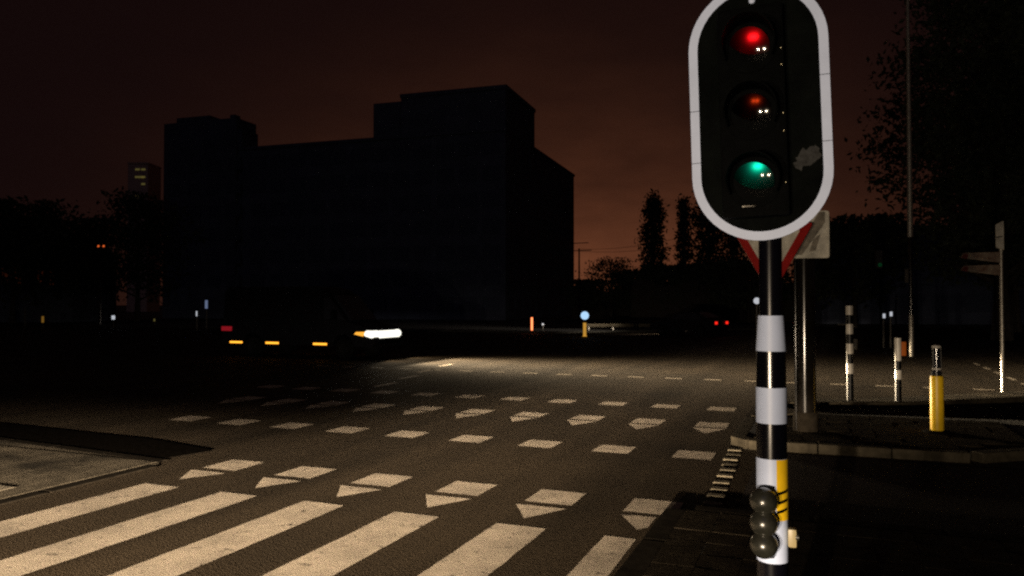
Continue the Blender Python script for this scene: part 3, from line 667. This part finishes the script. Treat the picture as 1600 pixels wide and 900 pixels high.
def sedan(name, loc, rz, label, mat_):
    e = empty(name, loc, rz); tag(e, label, 'car')
    pr = [(-2.15, 0.35)] + list(reversed(arch(-1.35, 0.36, 0.33))) + list(reversed(arch(1.3, 0.36, 0.33))) + [(2.1, 0.32), (2.18, 0.55), (2.05, 0.74), (0.95, 0.93), (0.25, 1.40), (-0.95, 1.43), (-1.75, 1.05), (-2.15, 0.98), (-2.22, 0.6)]
    bm = new_bm(); body_shell(bm, pr, 0.88, 0.62, 0.95); auto_smooth(obj('body', bm, mat_, e), 30)
    for x in (-1.35, 1.3):
        for s in (-1, 1): add_wheel(e, (x, s * 0.77, 0.31), 0.31, 0.20, -s)
    for s in (-1, 1):
        bm = new_bm(); V8 = [(-1.45, 0.99, 0.865), (0.80, 0.98, 0.868), (0.20, 1.34, 0.69), (-0.92, 1.37, 0.675)]
        a = [bm.verts.new((x, s * (y + 0.012), z)) for x, z, y in V8]; b = [bm.verts.new((x, s * (y - 0.02), z)) for x, z, y in V8]
        bm.faces.new(a); bm.faces.new(b[::-1])
        for i in range(4): bm.faces.new((a[i], b[i], b[(i + 1) % 4], a[(i + 1) % 4]))
        bmesh.ops.recalc_face_normals(bm, faces=bm.faces[:]); obj('side_window', bm, M['glass'], e)
    for name_, q, dx in (('windscreen', [(0.92, 0.96), (0.28, 1.37)], 0.02), ('rear_window', [(-1.70, 1.08), (-1.0, 1.40)], -0.02)):
        bm = new_bm(); a = []; b = []
        for (x, z), w_ in zip(q, (0.78, 0.60)):
            for s in (-1, 1): a.append(bm.verts.new((x + dx, s * w_, z + 0.015))); b.append(bm.verts.new((x - dx, s * w_, z - 0.02)))
        o4 = (0, 1, 3, 2)
        bm.faces.new([a[i] for i in o4]); bm.faces.new([b[i] for i in reversed(o4)])
        for i in range(4): bm.faces.new((a[o4[i]], b[o4[i]], b[o4[(i + 1) % 4]], a[o4[(i + 1) % 4]]))
        bmesh.ops.recalc_face_normals(bm, faces=bm.faces[:]); obj(name_, bm, M['glass'], e)
    return e

# the parked car behind the viewpoint whose dipped headlights light the crossing
car = sedan('parked_car', Vector((-1.25, -8.3, 0)), R(97), 'dark saloon car standing short of the crossing with dipped headlights on', M['carpaint'])
for s in (-1, 1):
    bm = new_bm(); box(bm, (2.10, s * 0.66, 0.68), (0.16, 0.30, 0.15), bev=0.03); hl = auto_smooth(obj('headlight', bm, M['silver'], car))
    bm = new_bm(); cyl(bm, (2.17, s * 0.66, 0.69), (2.195, s * 0.66, 0.69), 0.055, 0.055, 20); obj('bulb_lens', bm, M['e_head_self'], hl)
    headlamp_beam(hl, (2.25, s * 0.66, 0.72), 0.0, 160000, (1.0, 0.79, 0.56), az0=-13, az_w=19.5, cut=-2.68, cut0=-1.45, cut_slope=0.10, soft=0.5, spill=0.0090, near=1.95)
    bm = new_bm(); box(bm, (-2.2, s * 0.62, 0.83), (0.06, 0.36, 0.14), bev=0.02); obj('tail_light', bm, M['e_tail'], car)

# far car on the cross road, tail lights towards us
fp = at(1075, 46)
far = sedan('distant_car', fp, R(158), 'distant car on the side road showing two red tail lights', M['vanpaint'])
for s in (-1, 1):
    bm = new_bm(); box(bm, (-2.21, s * 0.62, 0.80), (0.06, 0.22, 0.16), bev=0.02); obj('tail_light', bm, M['e_tail2'], far)
    bm = new_bm(); box(bm, (2.10, s * 0.62, 0.62), (0.12, 0.3, 0.14), bev=0.02); hl = obj('headlight', bm, M['silver'], far)
    headlamp_beam(hl, (2.25, s * 0.62, 0.62), 0.0, 2500, (1.0, 0.86, 0.7), az0=4, az_w=20, cut=-0.8, cut_slope=0.05, spill=0.02, near=1.2)

# ================================================================== FAR STREET THINGS
def keep_bollard(px, d):
    e = empty('keep_right_bollard', at(px, d), YAW); tag(e, 'far yellow bollard topped by a reflective pale blue round sign with added glow', 'bollard')
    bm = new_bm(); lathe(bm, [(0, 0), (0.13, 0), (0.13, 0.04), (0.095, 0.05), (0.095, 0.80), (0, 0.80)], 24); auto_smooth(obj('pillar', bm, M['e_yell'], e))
    bm = new_bm(); cyl(bm, (0, 0, 0.8), (0, 0, 1.0), 0.03, 0.03, 12); obj('neck', bm, M['black_m'], e)
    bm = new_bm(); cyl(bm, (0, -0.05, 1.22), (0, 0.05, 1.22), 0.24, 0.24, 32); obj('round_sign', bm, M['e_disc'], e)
    bm = new_bm(); ring_xz(bm, [(0.265 * math.cos(2 * PI * i / 32), 1.22 + 0.265 * math.sin(2 * PI * i / 32)) for i in range(32)], [(0.24 * math.cos(2 * PI * i / 32), 1.22 + 0.24 * math.sin(2 * PI * i / 32)) for i in range(32)], -0.055, 0.055); obj('sign_rim', bm, M['blue'], e)
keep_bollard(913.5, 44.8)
e = empty('strip_reflector_post', at(831, 50), YAW); tag(e, 'thin far post with a reflective orange red vertical strip given its own glow', 'marker post')
bm = new_bm(); cyl(bm, (0, 0, 0), (0, 0, 1.0), 0.05, 0.05, 14); obj('post', bm, M['black_m'], e)
bm = new_bm(); box(bm, (0, -0.06, 0.60), (0.13, 0.06, 0.84), bev=0.02); obj('reflex_strip', bm, M['e_orange'], e)  # reflector that shines by itself in place of returned headlight

e = empty('guard_rail', at(1015, 53), YAW); tag(e, 'long low pale guard rail beside the far road', 'guard rail')
bm = new_bm(); box(bm, (0, 0, 0.42), (8.8, 0.06, 0.24), bev=0.02); obj('beam', bm, M['kerb'], e)
for i in range(6):
    bm = new_bm(); box(bm, (-4.2 + i * 1.68, 0.05, 0.27), (0.10, 0.06, 0.54)); obj('post', bm, M['galv'], e)
for x in (-1.15, -0.95, 1.0):
    bm = new_bm(); cyl(bm, (x, -0.6, 0), (x, -0.6, 0.62), 0.06, 0.06, 12); obj('stub_post', bm, M['black_m'], e)

def small_post(name, px, d, z0, z1, r, m, label, cat, lamp=None, disc=None):
    e = empty(name, at(px, d), YAW); tag(e, label, cat)
    bm = new_bm(); cyl(bm, (0, 0, 0), (0, 0, z1), 0.04, 0.04, 12); obj('post', bm, M['gpaint'], e)
    if disc: bm = new_bm(); cyl(bm, (0, -0.06, z1), (0, -0.03, z1), r, r, 24); obj('disc', bm, M[m], e)
    else: bm = new_bm(); box(bm, (0, -0.06, (z0 + z1) / 2), (2 * r, 0.05, z1 - z0), bev=min(r, z1 - z0) * 0.3); obj('light' if lamp else 'plate', bm, M[m], e)  # glowing box for lamps, and for reflectors given an added glow
    return e
small_post('round_sign', 1182, 38, 0, hz(470, 38), 0.16, 'e_white', 'small pale round sign just beside the signal pole', 'sign', disc=True)  # reflective face, its returned headlight added as glow
small_post('marker_post', 40, 60, hz(503, 60), hz(481, 60), 0.055, 'gpaint', 'pale upright marker post at the far edge of the dark square', 'post')
small_post('amber_lamp_post', 68, 60, hz(504, 60), hz(494, 60), 0.09, 'e_dull', 'low post with a dull amber lamp near the pale marker post', 'post', lamp=True).children[1].scale = (0.6, 1, 1)
small_post('white_lamp_post', 178, 62, hz(499, 62), hz(493, 62), 0.13, 'e_white', 'low post with one small bright white lamp', 'post', lamp=True)
small_post('blue_sign_post', 323, 58, hz(482, 58), hz(469, 58), 0.10, 'e_bluesign', 'small reflective blue sign with added glow on a post behind the van tail', 'sign', lamp=True)
small_post('reflector_post', 308, 55, hz(494, 55), hz(486, 55), 0.04, 'e_white', 'slim post with a faint white strip beside the blue sign', 'post', lamp=True)  # reflector strip with its headlight return added as glow
small_post('faint_lamp_post', 242, 66, hz(502, 66), hz(498, 66), 0.07, 'e_wind', 'low post with a very faint lamp between white lamp and blue sign', 'post', lamp=True)
small_post('white_reflector_post', 1091, 55, hz(510, 55), hz(503, 55), 0.07, 'e_white', 'short post with a white reflector at the guard rail end', 'post', lamp=True)  # reflector glows by itself instead of returning headlight
small_post('speck_post', 848, 52, hz(508, 52), hz(505, 52), 0.06, 'e_white', 'short post with a pinprick white lamp beside the orange strip post', 'post', lamp=True)
for k, (px, py) in enumerate(((1380, 493), (1391, 490))):
    small_post('bicycle_lamp_post', px, 33, hz(py + 4, 33), hz(py - 3, 33), 0.05, 'e_white', ('short post with a white lamp, first of two behind the short banded post' if k == 0 else 'short post with a white lamp, second of two behind the short banded post'), 'post', lamp=True)
# dim far signal with green light
e = empty('distant_signal', at(1376, 40), YAW); tag(e, 'distant traffic signal with a faint green lamp', 'traffic signal')
bm = new_bm(); cyl(bm, (0, 0, 0), (0, 0, 4.6), 0.06, 0.05, 14); obj('pole', bm, M['black_m'], e)
bm = new_bm(); box(bm, (-0.12, -0.1, 4.2), (0.3, 0.2, 0.95), bev=0.04); obj('housing', bm, M['gpaint'], e)
bm = new_bm(); cyl(bm, (-0.12, -0.24, 3.92), (-0.12, -0.2, 3.92), 0.10, 0.10, 20); obj('green_lamp', bm, M['e_green'], e)
# overhead-line pole with arms next to the office block
e = empty('overhead_line_pole', at(905, 95), YAW); tag(e, 'thin overhead line pole against the glow beside the office block', 'pole')
bm = new_bm(); cyl(bm, (0, 0, 0), (0, 0, hz(388, 95)), 0.13, 0.09, 12); obj('pole', bm, M['mast'], e)
for z, l0 in ((hz(392, 95), 1.2), (hz(360, 95) - 1.6, 0.9)):
    bm = new_bm(); cyl(bm, (-l0, 0, z), (l0 * 1.3, 0, z + 0.1), 0.05, 0.05, 8); obj('cross_arm', bm, M['mast'], e)
def wire(name, pts, label):
    bm = new_bm(); out = []
    for a, b in zip(pts, pts[1:]): cyl(bm, a, b, 0.02, 0.02, 5)
    tag(obj(name, bm, M['black_m']), label, 'cable')
for k in range(2):
    a = at(903, 95, hz(392 - k * 3, 95)); b = at(1250, 60, hz(330 - k * 20, 60)); pts = []
    for i in range(9): u = i / 8; p = a.lerp(b, u); p.z -= 1.2 * 4 * u * (1 - u); pts.append(p)
    wire('overhead_cable', pts, ('upper' if k else 'lower') + ' overhead cable from the line pole towards the signal')

# ================================================================== BUILDINGS
BC = lev(-0.75, 90)
ob = empty('office_block', BC, YAW - R(18.07)); tag(ob, 'large dark office block with a raised tower at its corner', 'building')
def bpart(name, x0, x1, y0, y1, z0, z1, m='facade', parent=ob):
    bm = new_bm(); box(bm, ((x0 + x1) / 2, (y0 + y1) / 2, (z0 + z1) / 2), (x1 - x0, y1 - y0, z1 - z0)); return obj(name, bm, M[m], parent)
bpart('main_wing', -37.497, 0, 0, 34.4, 0, 22.3)
bpart('parapet', -37.49, 0.15, -0.15, 34.5, 22.3, 22.65)
bpart('side_wing', -49.3, -37.5, -0.4, 3.8, 0, 26.6)
bpart('side_wing_upper', -37.49, -36.6, -0.3, 3, 22.66, 25.0)
bpart('stair_head', -48.0, -42.5, 0.5, 3.5, 26.6, 27.5)
bpart('roof_vent', -39.2, -38.4, 0.5, 1.6, 26.6, 27.3)
bpart('tower', -13.6, 0.02, -0.02, 12, 22.66, 27.3)
bpart('tower_parapet', -13.7, 0.15, -0.15, 12.1, 27.3, 27.75)
bpart('tower_step', -17.4, -13.71, 0.0, 11, 22.66, 26.9)
bpart('roof_unit', -9.5, -3.5, 2.0, 6.5, 27.76, 28.35)
bm = new_bm(); box(bm, (0, 0, 0), (2.2, 0.14, 1.7)); wm = bpy.data.meshes.new('window'); bm.to_mesh(wm); bm.free(); wm.materials.append(M['dullglass'])
for fl in range(7):
    for i in range(12): share('window', wm, ob, (-1.8 - i * 2.95, 0.03, 1.9 + fl * 3.1))
    for i in range(4): share('window', wm, ob, (-37.8 - i * 3.2, -0.37, 1.9 + fl * 3.1))
    for i in range(11): share('window', wm, ob, (-0.03, 2.0 + i * 3.0, 1.9 + fl * 3.1), (0, 0, R(90)))
# tower block far behind with a few lit windows
tb = empty('apartment_tower', at(213, 190), YAW); tag(tb, 'distant dark apartment tower with a few faint lit windows', 'building')
bpart('wall', -2.4, 2.6, 0, 7, 0, hz(255, 190), 'render', parent=tb)
bpart('roof_edge', -2.5, 2.7, -0.2, 7.2, hz(255, 190), hz(253, 190), 'render', parent=tb)
def lit(px, py, w, h, m='e_wind', p=tb, d=190, c=213): bm = new_bm(); box(bm, ((px - c) / 1200 * d, -0.03, hz(py, d)), (w, 0.12, h)); obj('lit_window', bm, M[m], p)
for px, py, w in ((213, 264, 1.1), (222, 264, 1.0), (216, 276, 2.2), (222, 276, 1.0), (222, 287, 0.9), (211, 307, 1.3)): lit(px, py, w, 0.42)
# low house at the left edge with dim windows
lh = empty('low_house', at(30, 80), YAW); tag(lh, 'low dark house at the left edge with dim reddish windows', 'building')
bpart('wall', -9, 5.5, 0, 9, 0, 6.8, parent=lh)
bm = new_bm(); extrude_xz(bm, [(-9.3, 6.8), (5.8, 6.8), (3.5, 9.6), (-7, 9.6)], -0.3, 9.3); obj('roof', bm, M['facade'], lh)
for px, py, w, h in ((8, 431, 0.7, 1.6), (25, 432, 1.0, 2.0), (63, 432, 0.5, 1.2), (81, 433, 0.35, 1.6)): lit(px, py, w, h, 'e_wind2', lh, 80, 30)
rb = empty('dark_hall', at(1450, 72), YAW - R(8)); tag(rb, 'long unlit flat-roofed hall behind the trees at the right', 'building')
bpart('wall', -9.5, 16, 0, 10, 0, hz(356, 72), parent=rb); bpart('roof_edge', -9.7, 16.2, -0.2, 10.2, hz(356, 72), hz(352, 72), parent=rb)
for i in range(8): share('window', wm, rb, (-7.6 + i * 3.0, 0.03, 2.0)); share('window', wm, rb, (-7.6 + i * 3.0, 0.03, 5.4))
# mast with two red lamps
rm = empty('beacon_mast', at(157, 70), YAW); tag(rm, 'slim mast with two tiny red lamps in front of the tower', 'mast')
bm = new_bm(); cyl(bm, (0, 0, 0), (0, 0, hz(384, 70)), 0.14, 0.08, 12); obj('pole', bm, M['mast'], rm)
bm = new_bm(); cyl(bm, (-0.4, 0, hz(386, 70)), (0.4, 0, hz(386, 70)), 0.05, 0.05, 8); obj('cross_arm', bm, M['mast'], rm)
for s in (-1, 1): bm = new_bm(); lathe(bm, [(0, 0.20), (0.08, 0.15), (0.09, 0.0), (0, 0)], 14); obj('red_lamp', bm, M['e_redlamp'], rm, True, (s * 0.24, 0, hz(386, 70)))

# ================================================================== TREES
def tree(name, px, d, h, cw, crown0, label, n=2600, leaf=0.30, shape='round', seed=1, gaps=0.25, group=None):
    rnd = random.Random(seed)
    e = empty(name, at(px, d), rnd.uniform(0, 6)); tag(e, label, 'tree', group)
    bm = new_bm(); th = crown0 + (h - crown0) * 0.55
    cyl(bm, (0, 0, -0.3), (0, 0, crown0), 0.028 * h, 0.019 * h, 12); cyl(bm, (0, 0, crown0), (0, 0, h * 0.96), 0.019 * h, 0.03, 8)
    tips = []
    nb = (44 if name == 'big_tree' else 26) if shape == 'round' else 34
    for i in range(nb):
        z = crown0 + (h - crown0) * (0.02 + 0.86 * (i / nb)); a = i * 2.4 + rnd.uniform(-.4, .4)
        u = (z - crown0) / (h - crown0)
        reach = cw / 2 * (math.sin(PI * min(1, 0.22 + u * 0.72)) if shape == 'round' else (0.3 + 0.8 * math.sin(PI * (0.15 + 0.55 * u))) * (1 - 0.93 * u ** 1.6)) * rnd.uniform(0.75, 1.1)
        rise = reach * (0.55 if shape == 'round' else 2.0) * rnd.uniform(0.7, 1.2)
        p = Vector((math.cos(a) * reach, math.sin(a) * reach, min(h * 0.99, z + rise)))
        m_ = Vector((0, 0, z)).lerp(p, 0.5) + Vector((rnd.uniform(-.15, .15), rnd.uniform(-.15, .15), 0.1)) * reach * 0.4
        cyl(bm, (0, 0, z), m_, 0.008 * h * (1 - u * 0.6), 0.005 * h * (1 - u * 0.6), 6); cyl(bm, m_, p, 0.005 * h * (1 - u * 0.6), 0.012, 5)
        tips += [p, m_.lerp(p, 0.5), p.lerp(Vector((0, 0, z)), 0.3)]
        for q in range(4):
            t2 = m_.lerp(p, rnd.uniform(0.2, 1)) ; o2 = t2 + Vector((rnd.uniform(-1, 1), rnd.uniform(-1, 1), rnd.uniform(-0.1, 1))) * reach * 0.38
            o2.z = min(o2.z, h); cyl(bm, t2, o2, 0.022, 0.008, 4); tips.append(o2)
    obj('trunk', bm, M['bark'], e)
    bm = new_bm()
    for k in range(n):
        c = rnd.choice(tips); sp = cw * ((0.06 if name == 'big_tree' else 0.10) if shape == 'round' else 0.13)
        p = c + Vector((rnd.gauss(0, sp), rnd.gauss(0, sp), rnd.gauss(0, sp * (0.8 if shape == 'round' else 1.6))))
        if p.z > h * 1.03 or p.z < crown0 * 0.8: continue
        s = leaf * rnd.uniform(0.5, 1.25)
        A = Vector((rnd.gauss(0, 1), rnd.gauss(0, 1), rnd.gauss(0, 1))).normalized(); B = A.orthogonal().normalized(); 
        B = (Matrix.Rotation(rnd.uniform(0, 6.28), 3, A) @ B); Cc = A.cross(B)
        bm.faces.new([bm.verts.new(p + B * s), bm.verts.new(p + Cc * s * 0.5 + A * s * 0.15), bm.verts.new(p - B * s), bm.verts.new(p - Cc * s * 0.5 + A * s * 0.15)])
    obj('crown', bm, M['leaf'], e)
    return e
def th(py, d): return hz(py, d)
def hedge(name, px0, px1, d, top, label, seed):
    rnd = random.Random(seed); a, b = at(px0, d), at(px1, d); L = (b - a).length
    e = empty(name, a, math.atan2((b - a).y, (b - a).x)); tag(e, label, 'hedge')
    bm = new_bm(); k = int(L / 0.8); up_ = []
    for i in range(k + 1): up_.append((L * i / k, top * (0.84 + 0.09 * math.sin(i * 0.9) + rnd.uniform(-.05, .05))))
    extrude_xz(bm, [(0, 0)] + [(L, 0)] + up_[::-1], -0.7, 0.7); obj('branches', bm, M['bark'], e)
    bm = new_bm()
    for _ in range(4200):
        x = rnd.uniform(-0.3, L + 0.3); i = min(k, max(0, int(x / L * k))); z = abs(rnd.gauss(0.72, 0.26)) * up_[i][1] * 1.1
        p = Vector((x, rnd.uniform(-1.0, 0.9), min(z, up_[i][1] * 1.14))); s_ = rnd.uniform(0.12, 0.28)
        A = Vector((rnd.gauss(0, 1), rnd.gauss(0, 1), rnd.gauss(0, 1))).normalized(); B = A.orthogonal().normalized(); Cc = A.cross(B)
        bm.faces.new([bm.verts.new(p + B * s_), bm.verts.new(p + Cc * s_ * 0.5), bm.verts.new(p - B * s_), bm.verts.new(p - Cc * s_ * 0.5)])
    obj('leaves', bm, M['leaf'], e)
hedge('hedge', 985, 1330, 84, hz(432, 84), 'tall dark hedge below the poplars behind the guard rail', 21)
hedge('hedge', 893, 990, 100, hz(448, 100), 'lower dark hedge below the round tree beside the office block', 22)
POP = 'poplars against the glow'
tree('poplar_tree', 1021, 105, th(296, 105), 3.3, 2.0, 'tall slim poplar standing next to the round tree', 3600, 0.30, 'poplar', 1, group=POP)
tree('poplar_tree', 1069, 108, th(296, 108), 2.4, 2.0, 'thinner poplar, second from the round tree', 3000, 0.28, 'poplar', 2, group=POP)
tree('poplar_tree', 1108, 106, th(296, 106), 4.6, 2.0, 'broad poplar partly behind the signal board', 3600, 0.32, 'poplar', 3, group=POP)
tree('poplar_tree', 1146, 104, th(285, 104), 4.2, 2.0, 'poplar mostly hidden behind the signal board', 3000, 0.32, 'poplar', 4, group=POP)
tree('round_tree', 955, 88, th(404, 88), 5.2, 1.5, 'small round-headed tree beneath the orange glow', 2300, 0.17, 'round', 5)
tree('low_tree', 918, 98, th(438, 98), 5.0, 1.0, 'low tree at the foot of the office block corner', 2300, 0.26, 'round', 6)
tree('low_tree', 1000, 92, th(425, 92), 6.5, 0.8, 'low tree between the round tree and the poplars', 3200, 0.28, 'round', 7)
tree('low_tree', 1050, 88, th(418, 88), 7.5, 0.8, 'low dense tree under the slim poplars', 3600, 0.30, 'round', 8)
tree('low_tree', 1110, 86, th(415, 86), 8.0, 0.8, 'low dense tree under the broad poplar', 3600, 0.30, 'round', 9)
tree('low_tree', 1170, 80, th(410, 80), 8.0, 0.8, 'low dense tree behind the give way sign', 3600, 0.30, 'round', 10)
tree('big_tree', 1335, 62, th(345, 62), 9.0, 1.5, 'dark tree behind the taller banded post', 4200, 0.30, 'round', 12)
tree('big_tree', 1585, 52, th(150, 52), 9.5, 2.0, 'large dark tree behind the tall lamp post', 22000, 0.19, 'round', 13)
tree('big_tree', 1565, 40, th(-60, 40), 11.0, 2.2, 'huge dark tree filling the upper sky behind the sign post', 26000, 0.19, 'round', 14)
tree('big_tree', 1690, 38, th(-40, 38), 11.0, 2.0, 'huge dark tree cut by the right edge', 24000, 0.19, 'round', 15)
tree('broad_tree', 20, 75, th(318, 75), 11.0, 2.0, 'broad dark tree at the left edge over the low house', 5200, 0.32, 'round', 16)
tree('broad_tree', 105, 82, th(345, 82), 10.0, 2.0, 'dark tree just left of the mast with red lamps', 4600, 0.32, 'round', 17)
tree('broad_tree', 215, 84, th(308, 84), 9.0, 2.0, 'dark tree in front of the apartment tower', 4800, 0.30, 'round', 18)
